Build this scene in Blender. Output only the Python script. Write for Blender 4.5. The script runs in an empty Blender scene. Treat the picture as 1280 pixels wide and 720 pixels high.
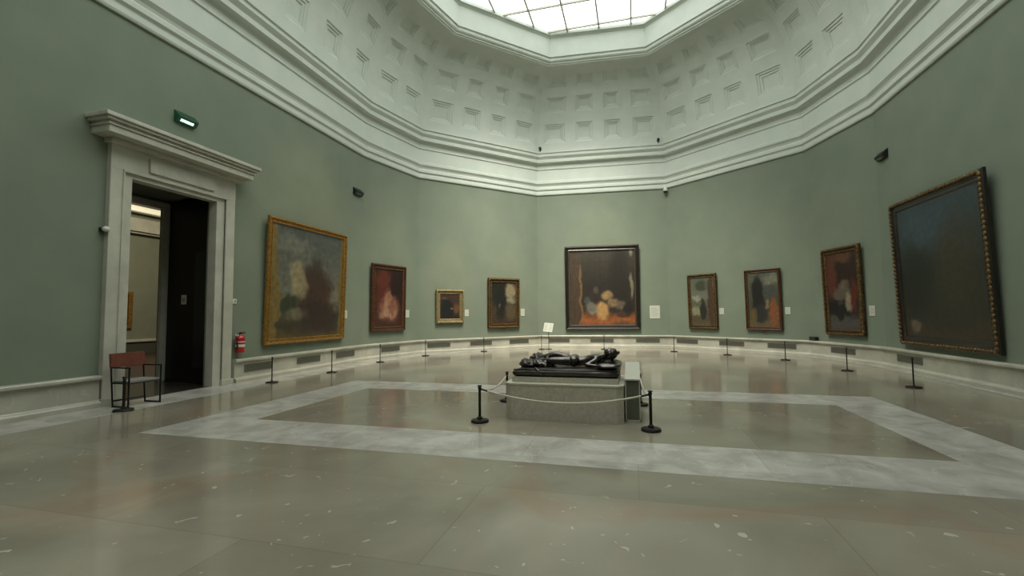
import bpy, bmesh, math, random
from mathutils import Vector, Matrix, noise
random.seed(7)
C = bpy.context.scene.collection
PI = math.pi

# ------------------------------------------------------------------ helpers
def lin(c):
    return tuple(((v/255)/12.92 if v/255 <= .04045 else ((v/255+.055)/1.055)**2.4) for v in c)

def mat(name, col, rough=.5, metal=0, col2=None, scale=4, bump=0, bscale=30, emit=None, estr=0, coat=0, spec=.5, detail=4, stretch=None):
    m = bpy.data.materials.new(name); m.use_nodes = True
    nt = m.node_tree; b = nt.nodes['Principled BSDF']
    b.inputs['Base Color'].default_value = (*lin(col), 1)
    b.inputs['Roughness'].default_value = rough
    b.inputs['Metallic'].default_value = metal
    b.inputs['Coat Weight'].default_value = coat
    b.inputs['Specular IOR Level'].default_value = spec
    tc = nt.nodes.new('ShaderNodeTexCoord')
    src = tc.outputs['Object']
    if stretch:
        mp = nt.nodes.new('ShaderNodeMapping'); mp.inputs['Scale'].default_value = stretch
        nt.links.new(src, mp.inputs[0]); src = mp.outputs[0]
    if col2:
        n = nt.nodes.new('ShaderNodeTexNoise'); n.inputs['Scale'].default_value = scale; n.inputs['Detail'].default_value = detail
        nt.links.new(src, n.inputs['Vector'])
        r = nt.nodes.new('ShaderNodeValToRGB')
        r.color_ramp.elements[0].position = .35; r.color_ramp.elements[1].position = .65
        r.color_ramp.elements[0].color = (*lin(col), 1); r.color_ramp.elements[1].color = (*lin(col2), 1)
        nt.links.new(n.outputs['Fac'], r.inputs[0]); nt.links.new(r.outputs[0], b.inputs['Base Color'])
    if bump:
        n = nt.nodes.new('ShaderNodeTexNoise'); n.inputs['Scale'].default_value = bscale; n.inputs['Detail'].default_value = 3
        nt.links.new(src, n.inputs['Vector'])
        bp = nt.nodes.new('ShaderNodeBump'); bp.inputs['Strength'].default_value = bump; bp.inputs['Distance'].default_value = .02
        nt.links.new(n.outputs['Fac'], bp.inputs['Height']); nt.links.new(bp.outputs[0], b.inputs['Normal'])
    if emit:
        b.inputs['Emission Color'].default_value = (*lin(emit), 1); b.inputs['Emission Strength'].default_value = estr
    return m

def marble(name, ca, cb, vein, rough, scale=.8, slab=None, flecks=None, rust=None, spec=.5):
    m = bpy.data.materials.new(name); m.use_nodes = True
    nt = m.node_tree; N = nt.nodes; L = nt.links; b = N['Principled BSDF']
    b.inputs['Roughness'].default_value = rough; b.inputs['Specular IOR Level'].default_value = spec
    tc = N.new('ShaderNodeTexCoord'); src = tc.outputs['Object']
    n1 = N.new('ShaderNodeTexNoise'); n1.inputs['Scale'].default_value = scale; n1.inputs['Detail'].default_value = 6; n1.inputs['Distortion'].default_value = .6
    L.new(src, n1.inputs['Vector'])
    r1 = N.new('ShaderNodeValToRGB'); r1.color_ramp.elements[0].position = .36; r1.color_ramp.elements[1].position = .66
    r1.color_ramp.elements[0].color = (*lin(ca), 1); r1.color_ramp.elements[1].color = (*lin(cb), 1)
    L.new(n1.outputs['Fac'], r1.inputs[0]); cur = r1.outputs[0]
    def mixin(fac, col, cur, amt):
        mu = N.new('ShaderNodeMath'); mu.operation = 'MULTIPLY'; mu.inputs[1].default_value = amt
        L.new(fac, mu.inputs[0])
        mx = N.new('ShaderNodeMixRGB'); mx.inputs[2].default_value = (*lin(col), 1)
        L.new(mu.outputs[0], mx.inputs[0]); L.new(cur, mx.inputs[1]); return mx.outputs[0]
    def band(nscale, lo, hi, dist, w=None, det=3):
        n = N.new('ShaderNodeTexNoise'); n.inputs['Scale'].default_value = nscale; n.inputs['Detail'].default_value = det; n.inputs['Distortion'].default_value = dist
        mp = N.new('ShaderNodeMapping'); mp.inputs['Location'].default_value = (w or 3.3, 7.1*(w or 1), 1.7)
        L.new(src, mp.inputs[0]); L.new(mp.outputs[0], n.inputs['Vector'])
        r = N.new('ShaderNodeValToRGB'); r.color_ramp.elements[0].position = lo; r.color_ramp.elements[1].position = hi
        r.color_ramp.elements[0].color = (0, 0, 0, 1); r.color_ramp.elements[1].color = (1, 1, 1, 1)
        L.new(n.outputs['Fac'], r.inputs[0]); return r
    if vein:
        r = band(1.6, .49, .51, 1.5); e = r.color_ramp.elements.new(.5); e.color = (1, 1, 1, 1)
        r.color_ramp.elements[0].position = .485; r.color_ramp.elements[1].position = .5; r.color_ramp.elements[2].position = .515
        r.color_ramp.elements[0].color = (0,0,0,1); r.color_ramp.elements[1].color = (1,1,1,1); r.color_ramp.elements[2].color = (0,0,0,1)
        cur = mixin(r.outputs[0], vein, cur, .35)
    if rust:
        cur = mixin(band(.7, .55, .7, .8, 9.).outputs[0], rust, cur, .55)
    if flecks:
        cur = mixin(band(8.5, .70, .74, .9, 21., 2).outputs[0], flecks, cur, .5)
    if slab:
        br = N.new('ShaderNodeTexBrick'); br.inputs['Scale'].default_value = 1; br.offset = .5
        br.inputs['Brick Width'].default_value = slab[0]; br.inputs['Row Height'].default_value = slab[1]; br.inputs['Mortar Size'].default_value = .004
        br.inputs['Color1'].default_value = (.80, .80, .80, 1); br.inputs['Color2'].default_value = (1, 1, 1, 1); br.inputs['Mortar'].default_value = (.62, .6, .56, 1)
        L.new(src, br.inputs['Vector'])
        mx = N.new('ShaderNodeMixRGB'); mx.blend_type = 'MULTIPLY'; mx.inputs[0].default_value = .7
        L.new(cur, mx.inputs[1]); L.new(br.outputs['Color'], mx.inputs[2]); cur = mx.outputs[0]
    L.new(cur, b.inputs['Base Color'])
    n2 = N.new('ShaderNodeTexNoise'); n2.inputs['Scale'].default_value = 1.3; n2.inputs['Detail'].default_value = 3
    L.new(src, n2.inputs['Vector'])
    mr = N.new('ShaderNodeMapRange'); mr.inputs['To Min'].default_value = rough*.8; mr.inputs['To Max'].default_value = rough*1.3
    L.new(n2.outputs['Fac'], mr.inputs['Value']); L.new(mr.outputs[0], b.inputs['Roughness'])
    return m

def obj(name, bm, m, parent=None, smooth=False, loc=None):
    me = bpy.data.meshes.new(name); bmesh.ops.recalc_face_normals(bm, faces=bm.faces); bm.to_mesh(me); bm.free()
    for mm in (m if isinstance(m, (list, tuple)) else [m]): me.materials.append(mm)
    if smooth:
        for p in me.polygons: p.use_smooth = True
    o = bpy.data.objects.new(name, me); C.objects.link(o)
    if parent: o.parent = parent
    if loc: o.location = loc
    return o
def struct(name, bm, m, parent=None, smooth=False):
    o = obj(name, bm, m, parent, smooth)
    if parent is None: o['kind'] = 'structure'
    return o
def tag(o, label, cat, group=None):
    o['label'] = label; o['category'] = cat
    if group: o['group'] = group
    return o
def thing(name, label, cat, loc=(0, 0, 0), rz=0, group=None):
    o = bpy.data.objects.new(name, None); C.objects.link(o); o.location = loc; o.rotation_euler = (0, 0, rz); o.empty_display_size = .1
    return tag(o, label, cat, group)
def dup(root, label, loc=None, rz=None):
    r = root.copy(); C.objects.link(r); r['label'] = label
    if loc is not None: r.location = loc
    if rz is not None: r.rotation_euler = (0, 0, rz)
    for ch in list(root.children):
        c = ch.copy(); C.objects.link(c); c.parent = r
        for g in list(ch.children):
            d = g.copy(); C.objects.link(d); d.parent = c
    return r
def box(bm, x0, x1, y0, y1, z0, z1, bev=0):
    r = bmesh.ops.create_cube(bm, size=1)['verts']
    for v in r:
        v.co = Vector((x0+(v.co.x+.5)*(x1-x0), y0+(v.co.y+.5)*(y1-y0), z0+(v.co.z+.5)*(z1-z0)))
    if bev:
        es = list({e for v in r for e in v.link_edges})
        bmesh.ops.bevel(bm, geom=es, offset=bev, segments=2, affect='EDGES', profile=.6)
    return bm
def B(*a, **k): return box(bmesh.new(), *a, **k)
def prism(bm, poly, z0, z1):           # poly in xy, extruded in z
    a = [bm.verts.new((p[0], p[1], z0)) for p in poly]; b = [bm.verts.new((p[0], p[1], z1)) for p in poly]
    n = len(poly)
    bm.faces.new(a); bm.faces.new(b)
    for i in range(n): bm.faces.new((a[i], a[(i+1) % n], b[(i+1) % n], b[i]))
    return bm
def prism_x(bm, poly, x0, x1):         # poly in (y,z), extruded in x
    a = [bm.verts.new((x0, p[0], p[1])) for p in poly]; b = [bm.verts.new((x1, p[0], p[1])) for p in poly]
    n = len(poly); bm.faces.new(a); bm.faces.new(b)
    for i in range(n): bm.faces.new((a[i], a[(i+1) % n], b[(i+1) % n], b[i]))
    return bm
def tube(bm, pts, r, seg=10, cap=True):
    pts = [Vector(p) for p in pts]; rs = r if isinstance(r, (list, tuple)) else [r]*len(pts)
    rings = []
    for i, p in enumerate(pts):
        t = (pts[min(i+1, len(pts)-1)] - pts[max(i-1, 0)]).normalized()
        u = t.cross(Vector((0, 0, 1)));
        if u.length < 1e-3: u = Vector((1, 0, 0))
        u.normalize(); w = t.cross(u)
        rings.append([bm.verts.new(p+(u*math.cos(a)+w*math.sin(a))*rs[i]) for a in [2*PI*k/seg for k in range(seg)]])
    for a, b in zip(rings, rings[1:]):
        for k in range(seg): bm.faces.new((a[k], a[(k+1) % seg], b[(k+1) % seg], b[k]))
    if cap: bm.faces.new(rings[0]); bm.faces.new(rings[-1])
    return bm
def lathe(bm, prof, seg=24, c=(0, 0)):
    rings = [[bm.verts.new((c[0]+r*math.cos(2*PI*k/seg), c[1]+r*math.sin(2*PI*k/seg), z)) for k in range(seg)] for r, z in prof]
    for a, b in zip(rings, rings[1:]):
        for k in range(seg): bm.faces.new((a[k], a[(k+1) % seg], b[(k+1) % seg], b[k]))
    bm.faces.new(rings[0]); bm.faces.new(rings[-1])
    return bm
def ball(bm, c, r, sx=1, sy=1, sz=1, sub=2):
    vs = bmesh.ops.create_icosphere(bm, subdivisions=sub, radius=r)['verts']
    for v in vs: v.co = Vector((v.co.x*sx+c[0], v.co.y*sy+c[1], v.co.z*sz+c[2]))
    return bm

# ------------------------------------------------------------------ materials
M = {}
M['wall'] = mat('green_wall_fabric', (110, 120, 104), .85, col2=(116, 125, 109), scale=1.2, bump=.05, bscale=180)
M['plaster'] = mat('pale_plaster', (186, 193, 184), .75, col2=(192, 198, 189), scale=2)
M['stone'] = mat('grey_stone_trim', (168, 166, 152), .55, col2=(182, 180, 166), scale=3)
M['wains'] = marble('pale_wainscot_marble', (162, 160, 146), (184, 181, 166), (200, 198, 186), .3, 1.4)
M['floor'] = marble('brown_grey_marble', (125, 119, 105), (149, 143, 127), None, .12, .6, slab=(2.6, 1.3), flecks=(205, 200, 188), rust=(140, 114, 92), spec=.6)
M['band'] = marble('pale_grey_marble', (158, 155, 147), (186, 183, 175), (206, 203, 198), .2, 2.5, slab=(2.4, 1.2), spec=.55)
M['grille'] = mat('grey_grille_metal', (112, 112, 100), .5, .3)
M['dark'] = mat('dark_void', (38, 39, 34), .9)
M['iron'] = mat('dark_iron', (34, 31, 27), .45, .6)
M['rope'] = mat('cream_rope', (200, 196, 176), .8, bump=.4, bscale=300)
M['gold'] = mat('gilt_wood', (168, 128, 64), .34, .55, col2=(132, 96, 44), scale=14, bump=.12, bscale=60)
M['gold_dark'] = mat('dark_gilt_wood', (92, 70, 36), .42, .5, col2=(38, 28, 16), scale=16, bump=.6, bscale=45)
M['gold_old'] = mat('old_gilt_wood', (128, 100, 56), .45, .5, col2=(60, 44, 24), scale=20, bump=.6, bscale=50)
M['gilt_light'] = mat('pale_gilt_wood', (146, 134, 98), .45, .3, col2=(112, 96, 60), scale=18, bump=.3, bscale=50)
M['redwood'] = mat('red_brown_frame_wood', (82, 48, 30), .4, .1, col2=(60, 32, 20), scale=9)
M['ebony'] = mat('black_frame_wood', (26, 22, 18), .32, 0, col2=(36, 30, 24), scale=10, coat=.3)
M['silver'] = mat('worn_silver_edge', (96, 90, 78), .4, .3, col2=(74, 68, 58), scale=20)
M['card'] = mat('white_card', (186, 188, 174), .7)
M['print'] = mat('grey_print', (140, 140, 126), .7)
M['white'] = mat('white_plastic', (200, 202, 192), .4)
M['black'] = mat('black_plastic', (18, 19, 18), .4)
M['leaf'] = mat('black_lacquered_door', (9, 9, 10), .3, spec=.25)
M['leaf_reflection'] = mat('painted_leaf_reflection', (22, 23, 26), .2, spec=.5)  # lighter black for the reflection painted onto the door leaf
M['red'] = mat('red_enamel', (165, 22, 28), .25, coat=.5)
M['leather'] = mat('red_brown_leather', (108, 54, 36), .5, col2=(92, 44, 30), scale=12, bump=.2, bscale=80)
M['chairmetal'] = mat('black_steel', (20, 20, 20), .35, .5)
M['cushion'] = mat('grey_seat_cloth', (118, 118, 112), .8)
M['plinth'] = mat('grey_granite', (170, 163, 148), .5, col2=(186, 179, 163), scale=26, bump=.05, bscale=200, detail=6)
M['plinth_edge'] = mat('pale_stone_edge', (176, 174, 156), .5, col2=(186, 183, 166), scale=20)
M['bronze'] = mat('dark_bronze', (88, 83, 82), .2, 1, col2=(104, 98, 96), scale=8, bump=.1, bscale=40)
M['bronze2'] = mat('dull_bronze', (68, 64, 62), .34, .95, col2=(84, 78, 75), scale=10, bump=.3, bscale=30)
M['green_led'] = mat('green_sign_panel', (20, 66, 46), .3, emit=(30, 150, 100), estr=.03)
M['led_core'] = mat('lit_sign_panel', (230, 255, 240), .3, emit=(215, 255, 235), estr=1.6)
M['lens'] = mat('dim_emergency_lens', (88, 100, 84), .25, coat=.3)
M['sky'] = mat('skylight_glass', (200, 205, 200), .6, emit=(238, 243, 238), estr=3.9)
M['strip'] = mat('lit_ceiling_strip', (240, 235, 210), .5, emit=(255, 246, 214), estr=.55)
M['farwall'] = mat('olive_grey_wall', (112, 114, 98), .85, col2=(118, 120, 104), scale=2)
M['fardado'] = mat('shaded_dado', (70, 70, 60), .6)  # dado colour darkened to include the shadow on it
M['farfloor'] = mat('brown_far_floor', (60, 48, 40), .55, spec=.15)
M['darkfloor'] = mat('dark_threshold_marble', (42, 38, 36), .2, col2=(56, 50, 46), scale=3)
M['lect'] = mat('dark_panel', (84, 85, 74), .45, col2=(92, 93, 81), scale=30)
M['lect_edge'] = mat('pale_panel_edge', (176, 176, 160), .5)

# ------------------------------------------------------------------ plan of the rotunda (clockwise, interior on the right of travel)
P = [(-8.94, .25), (-8.94, 13.75), (-8.27, 16.53), (-4.27, 20.70), (1.48, 21.15), (5.79, 17.55), (6.60, 14.70),
     (6.60, -.70), (5.79, -3.55), (1.48, -7.15), (-4.27, -6.70), (-8.27, -2.53)]
SIDES = ['left', 'left_far', 'back_left', 'back', 'back_right', 'right_far', 'right', 'right_rear', 'rear_right', 'rear', 'rear_left', 'left_rear']
NP = len(P)
def off(d):
    out = []
    for i in range(NP):
        a, b, c = Vector(P[i-1]), Vector(P[i]), Vector(P[(i+1) % NP])
        t1 = (b-a).normalized(); t2 = (c-b).normalized()
        n1 = Vector((t1.y, -t1.x)); n2 = Vector((t2.y, -t2.x))
        bi = (n1+n2).normalized(); out.append(b + bi*(d/bi.dot(n1)))
    return out
def seg_frame(i):
    a, b = Vector(P[i]), Vector(P[(i+1) % NP]); t = (b-a).normalized()
    return a, t, Vector((t.y, -t.x)), (b-a).length, math.atan2(t.y, t.x)
def on_wall(i, u, z, d=0):
    a, t, n, L, rz = seg_frame(i); p = a+t*u+n*d
    return (p.x, p.y, z), rz
def sweep(name, prof, m, closed_prof=False):
    """profile (d,z) carried round the whole room"""
    bm = bmesh.new(); rings = []
    for d, z in prof: rings.append([bm.verts.new((v.x, v.y, z)) for v in off(d)])
    pairs = list(zip(rings, rings[1:])) + ([(rings[-1], rings[0])] if closed_prof else [])
    for a, b in pairs:
        for k in range(NP): bm.faces.new((a[k], a[(k+1) % NP], b[(k+1) % NP], b[k]))
    return struct(name, bm, m)

# walls
OUT = off(-.25)
DY0, DY1, DZ = 6.20, 7.97, 4.06
for i in range(NP):
    a, b = Vector(P[i]), Vector(P[(i+1) % NP]); oa, ob = OUT[i], OUT[(i+1) % NP]
    bm = bmesh.new()
    if i == 0:
        prism(bm, [a, (a.x, DY0-.06), (oa.x, DY0-.06), oa], 0, 7.6)
        prism(bm, [(a.x, DY1+.06), b, ob, (oa.x, DY1+.06)], 0, 7.6)
        prism(bm, [(a.x, DY0-.06), (a.x, DY1+.06), (oa.x, DY1+.06), (oa.x, DY0-.06)], DZ+.06, 7.6)
    else:
        prism(bm, [a, b, ob, oa], 0, 7.6)
    struct('wall_'+SIDES[i], bm, M['wall'])

# floor with its pale bands
bm = bmesh.new(); f = bm.faces.new([bm.verts.new((v.x, v.y, 0)) for v in off(-.02)])
r = bmesh.ops.extrude_face_region(bm, geom=[f]);
for v in [g for g in r['geom'] if isinstance(g, bmesh.types.BMVert)]: v.co.z = -.2
struct('floor', bm, M['floor'])
bm = bmesh.new()
o1, o2 = off(0.02), [off(1.0 if k in (0, 1, 11) else .75 if k == 2 else .32)[k] for k in range(NP)]
for k in range(NP):
    q = [o1[k], o1[(k+1) % NP], o2[(k+1) % NP], o2[k]]
    prism(bm, q, -.01, .0015)
struct('trim_1', bm, M['band'])
bm = bmesh.new()
X0, X1, Y0, Y1 = -6.30, 3.97, 4.60, 9.42; x0, x1, y0, y1 = -5.40, 3.08, 5.60, 8.48
for q in ([(X0, Y0), (X1, Y0), (x1, y0), (x0, y0)], [(X1, Y0), (X1, Y1), (x1, y1), (x1, y0)], [(X1, Y1), (X0, Y1), (x0, y1), (x1, y1)], [(X0, Y1), (X0, Y0), (x0, y0), (x0, y1)]):
    prism(bm, q, -.01, .0015)
struct('trim_2', bm, M['band'])

# wainscot (baseboards) segment by segment
WP = [(0, 0), (.17, 0), (.17, .07), (.15, .09), (.115, .10), (.115, .105), (.10, .12), (.10, .44), (.12, .455), (.15, .46), (.165, .475), (.165, .51), (.15, .53), (0, .53)]
def wains(name, i, cut=None):
    bm = bmesh.new(); A = []; Bv = []
    for d, z in WP:
        o = off(d); a, b = o[i].copy(), o[(i+1) % NP].copy()
        if cut:
            if cut[0] is not None: a = Vector((a.x, cut[0]))
            if cut[1] is not None: b = Vector((b.x, cut[1]))
        A.append(bm.verts.new((a.x, a.y, z))); Bv.append(bm.verts.new((b.x, b.y, z)))
    n = len(WP)
    for k in range(n): bm.faces.new((A[k], A[(k+1) % n], Bv[(k+1) % n], Bv[k]))
    bm.faces.new(A); bm.faces.new(Bv)
    return struct(name, bm, M['wains'])
wains('baseboard_left_near', 0, (None, 5.78)); wains('baseboard_left', 0, (8.50, None))
for i in range(1, NP): wains('baseboard_'+SIDES[i], i)

# entablature swept round the room
sweep('trim_3', [(-.05, 7.02), (.05, 7.02), (.07, 7.06), (.07, 7.16), (.04, 7.18), (.04, 7.22), (.10, 7.26), (.10, 7.36), (.07, 7.40), (.09, 7.46),
                 (.16, 7.54), (.16, 7.60), (.07, 7.62), (.07, 7.68), (.04, 7.70), (.04, 8.20), (.08, 8.22), (.08, 8.27), (.06, 8.28), (.06, 8.40), (.10, 8.48),
                 (.26, 8.50), (.26, 8.60), (.23, 8.62), (.23, 8.66), (.29, 8.72), (.33, 8.76), (.33, 8.83), (.29, 8.84), (.29, 8.90), (.34, 8.92), (.34, 8.98), (.28, 9.0)], M['plaster'])

# coffered cove
def prof(t):
    a = math.radians(t); return .30+1.85*(1-math.cos(a)), 8.95+3.10*math.sin(a)
def pn(t):  # outward normal in (d,z)
    a = math.radians(t); tx, tz = 1.85*math.sin(a), 3.10*math.cos(a); l = math.hypot(tx, tz); return (-tz/l, tx/l)
ROWS = [(7.5, 23.5), (33, 47.5), (57, 71)]
def cove(i):
    bm = bmesh.new()
    L = (Vector(P[(i+1) % NP])-Vector(P[i])).length
    if L > 8: n = int(L/1.42); cols = [((k+.24)/n, (k+.76)/n) for k in range(n)]
    elif L > 4: cols = [(.05, .225), (.31, .455), (.545, .68), (.775, .945)]
    else: cols = [(.10, .42), (.58, .90)]
    def S(s, t, dep=0):
        d, z = prof(t); nx, nz = pn(t); d += nx*dep; z += nz*dep
        o = off(d) if False else None
        key = round(d, 5)
        if key not in CACHE: CACHE[key] = off(d)
        a, b = CACHE[key][i], CACHE[key][(i+1) % NP]
        p = a.lerp(b, s); return bm.verts.new((p.x, p.y, z))
    ss = [0]+[v for c in cols for v in c]+[1]; tb = [0]+[v for r_ in ROWS for v in r_]+[90]
    def patch(s0, s1, t0, t1, dep=0, nt=4):
        for k in range(nt):
            ta, tb_ = t0+(t1-t0)*k/nt, t0+(t1-t0)*(k+1)/nt
            bm.faces.new((S(s0, ta, dep), S(s1, ta, dep), S(s1, tb_, dep), S(s0, tb_, dep)))
    def wallr(s0, s1, t0, t1, da, db, nt=4):
        bm.faces.new((S(s0, t0, da), S(s1, t0, da), S(s1, t0, db), S(s0, t0, db)))
        bm.faces.new((S(s0, t1, da), S(s1, t1, da), S(s1, t1, db), S(s0, t1, db)))
        for k in range(nt):
            ta, tb_ = t0+(t1-t0)*k/nt, t0+(t1-t0)*(k+1)/nt
            for s in (s0, s1): bm.faces.new((S(s, ta, da), S(s, tb_, da), S(s, tb_, db), S(s, ta, db)))
    def frame(s0, s1, t0, t1, q0, q1, p0, p1, dep):
        patch(s0, s1, t0, p0, dep, 1); patch(s0, s1, p1, t1, dep, 1)
        patch(s0, q0, p0, p1, dep); patch(q1, s1, p0, p1, dep)
    for a in range(len(ss)-1):
        for b in range(len(tb)-1):
            s0, s1, t0, t1 = ss[a], ss[a+1], tb[b], tb[b+1]
            if a % 2 and b % 2:
                lv = [(0, 0, 0, 0), (.05, 1.2, 0, .035), (.09, 1.9, 1.6, .035), (.13, 2.7, 1.6, .07), (.17, 3.3, 3.2, .07), (.20, 4.0, 3.2, .10)]
                for (ma, ba, ua, da), (mb, bb, ub, db) in zip(lv, lv[1:]):
                    A = (s0+ma/L, s1-ma/L, t0+ba, t1-ua, da); Q = (s0+mb/L, s1-mb/L, t0+bb, t1-ub, db)
                    for w_ in (2, 3):
                        if A[w_] != Q[w_] or da != db:
                            bm.faces.new((S(A[0], A[w_], da), S(A[1], A[w_], da), S(Q[1], Q[w_], db), S(Q[0], Q[w_], db)))
                    for k in range(4):
                        f0, f1 = k/4, (k+1)/4; ap, aq = A[2]+(A[3]-A[2])*f0, A[2]+(A[3]-A[2])*f1; qp, qq = Q[2]+(Q[3]-Q[2])*f0, Q[2]+(Q[3]-Q[2])*f1
                        for w_ in (0, 1): bm.faces.new((S(A[w_], ap, da), S(Q[w_], qp, db), S(Q[w_], qq, db), S(A[w_], aq, da)))
                patch(Q[0], Q[1], Q[2], Q[3], .10)
            else:
                patch(s0, s1, t0, t1, 0, 4 if b % 2 else 8 if b == 6 else 4)
    bmesh.ops.remove_doubles(bm, verts=bm.verts, dist=.0005)
    return bm
CACHE = {}
ceil_bm = bmesh.new()
for i in range(NP):
    b_ = cove(i); me_ = bpy.data.meshes.new('tmp'); b_.to_mesh(me_); b_.free(); ceil_bm.from_mesh(me_); bpy.data.meshes.remove(me_)
me = bpy.data.meshes.new('ceiling'); ceil_bm.to_mesh(me); ceil_bm.free(); me.materials.append(M['plaster'])
o = bpy.data.objects.new('ceiling', me); C.objects.link(o); o['kind'] = 'structure'
# ring moulding of the skylight and the well above it
sweep('trim_4', [(2.10, 12.07), (2.10, 11.99), (2.16, 11.95), (2.24, 11.95), (2.26, 11.99), (2.31, 12.0), (2.31, 12.05), (2.36, 12.06), (2.40, 12.10), (2.40, 12.2), (2.46, 12.22),
                 (2.46, 13.0), (2.52, 13.05), (2.60, 13.08), (2.60, 13.2)], M['plaster'])
bm = bmesh.new(); f = bm.faces.new([bm.verts.new((v.x, v.y, 13.2)) for v in off(2.5)])
r = bmesh.ops.extrude_face_region(bm, geom=[f])
for v in [g for g in r['geom'] if isinstance(g, bmesh.types.BMVert)]: v.co.z = 13.24
win = struct('window_1', bm, M['sky'])
bm = bmesh.new(); xs = [v.x for v in off(2.6)]; ys = [v.y for v in off(2.6)]
x = -6.2
def spanY(x):   # extent of the well along y at this x
    pts = off(2.5); o_ = []
    for k in range(NP):
        a, b = pts[k], pts[(k+1) % NP]
        if (a.x-x)*(b.x-x) < 0: o_.append(a.y+(b.y-a.y)*(x-a.x)/(b.x-a.x))
    return min(o_), max(o_)
def spanX(y):
    pts = off(2.5); o_ = []
    for k in range(NP):
        a, b = pts[k], pts[(k+1) % NP]
        if (a.y-y)*(b.y-y) < 0: o_.append(a.x+(b.x-a.x)*(y-a.y)/(b.y-a.y))
    return min(o_), max(o_)
while x < 4.0:
    a, b = spanY(x); box(bm, x-.03, x+.03, a, b, 13.12, 13.2); x += 1.27
y = -3.6
while y < 18.2:
    a, b = spanX(y); box(bm, a, b, y-.03, y+.03, 13.13, 13.2); y += 1.55
obj('mullions', bm, M['stone'], win)

# ------------------------------------------------------------------ doorway: stone surround, passage, far room
bm = bmesh.new(); W = -8.94
box(bm, W-.14, W+.07, DY1, 8.17, 0, 4.06); box(bm, W-.02, W+.10, 8.17, 8.42, 0, 4.16, .01)
box(bm, W-.14, W+.07, 6.05, DY0, 0, 4.06); box(bm, W-.02, W+.10, 5.82, 6.05, 0, 4.16, .01)
box(bm, W-.14, W+.07, 6.05, 8.17, DZ, 4.16); box(bm, W-.02, W+.10, 5.82, 8.42, 4.16, 4.70)
box(bm, W, W+.125, 6.02, 8.20, 4.14, 4.19, .01)
box(bm, W+.05, W+.14, 6.47, 7.85, 4.25, 4.52, .012)
box(bm, W, W+.12, 8.17, 8.20, 0, 4.16, .008); box(bm, W, W+.12, 6.02, 6.05, 0, 4.16, .008)
box(bm, W-.02, W+.14, 8.15, 8.45, 0, .12, .01); box(bm, W-.02, W+.14, 5.79, 6.07, 0, .12, .01)
struct('trim_5', bm, M['stone'])
bm = bmesh.new()
for a in ((.20, 5.76, 8.50, 4.60, 4.68), (.42, 5.56, 8.60, 4.68, 4.80), (.45, 5.53, 8.63, 4.80, 4.83), (.43, 5.55, 8.61, 4.83, 4.87), (.49, 5.49, 8.68, 4.87, 4.92), (.53, 5.45, 8.72, 4.92, 4.99)):
    box(bm, W-.02, W+a[0], a[1], a[2], a[3], a[4], .012)
struct('trim_6', bm, M['stone'])
# passage through the thick wall
bm = bmesh.new()
box(bm, -11.2, -9.19, 8.60, 8.80, 0, 4.6); box(bm, -11.2, -9.19, 5.5, 5.7, 0, 4.6)
box(bm, -11.06, -11.0, 4.0, 6.1, 0, 8); box(bm, -11.06, -11.0, 8.40, 21, 0, 8); box(bm, -11.06, -11.0, 6.1, 8.40, 4.17, 8)
struct('wall_passage', bm, M['farwall'])
struct('ceiling_passage', B(-11.1, -9.19, 5.6, 8.7, 4.35, 4.5), M['farwall'])
bm = bmesh.new(); box(bm, -11.0, -10.9, 8.37, 8.52, 0, 4.17, .01); box(bm, -11.0, -10.9, 5.95, 6.1, 0, 4.17, .01); box(bm, -11.0, -10.9, 5.95, 8.52, 4.13, 4.27, .01)
struct('trim_7', bm, M['stone'])
struct('floor_passage', B(-11.1, -8.96, 5.7, 8.6, -.1, .003), M['darkfloor'])
struct('floor_far', B(-20.1, -11.1, 4, 21, -.1, 0), M['farfloor'])
struct('wall_far', B(-20.3, -20.0, 4, 21, 0, 8), M['farwall'])
bm = bmesh.new(); box(bm, -20.3, -11, 3.8, 4.0, 0, 8); box(bm, -20.3, -11, 21, 21.2, 0, 8); struct('wall_far_sides', bm, M['farwall'])
struct('ceiling_far', B(-20.2, -11.1, 4, 21, 7.3, 7.5), M['farwall'])
bm = bmesh.new(); box(bm, -20, -19.86, 4, 21, 0, .52, .01); struct('baseboard_far', bm, M['fardado']); struct('trim_9', B(-20, -19.8, 4, 21, .52, .62, .01), M['stone'])
bm = bmesh.new(); box(bm, -20, -19.8, 4, 21, 5.0, 5.08, .01); box(bm, -20, -19.7, 4, 21, 5.08, 5.62); struct('trim_8', bm, M['stone'])
t = thing('ceiling_light', 'long lit light strip high on the wall seen through the doorway', 'light', (-19.72, 13.6, 5.98))
obj('diffuser', B(-.03, .08, -3.6, 2.6, -.09, .13, .02), M['strip'], t); obj('housing', B(-.2, -.03, -3.65, 2.65, -.13, .17, .01), M['stone'], t)
# black door leaf folded against the passage wall
a = math.atan2(8.50-8.20, -10.88+9.22)
leaf = bpy.data.objects.new('door_1', None); C.objects.link(leaf); leaf.location = (-9.22, 8.22, .01); leaf.rotation_euler = (0, 0, a); leaf['kind'] = 'structure'
obj('door_panel', B(0, 1.66, -.03, .03, 0, 4.28, .006), M['leaf'], leaf)
obj('door_reflection', B(.12, .60, .03, .036, .35, 3.0, .004), M['leaf_reflection'], leaf)  # thin paler rectangle laid on the leaf as its reflection, not a real inset
o = obj('door_notice', B(.90, 1.09, .03, .038, 1.80, 2.02), M['card'], leaf); o['label'] = 'small white notice on the black door'
obj('print_lines', B(.93, 1.06, .038, .040, 1.86, 1.95), M['print'], o)
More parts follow.
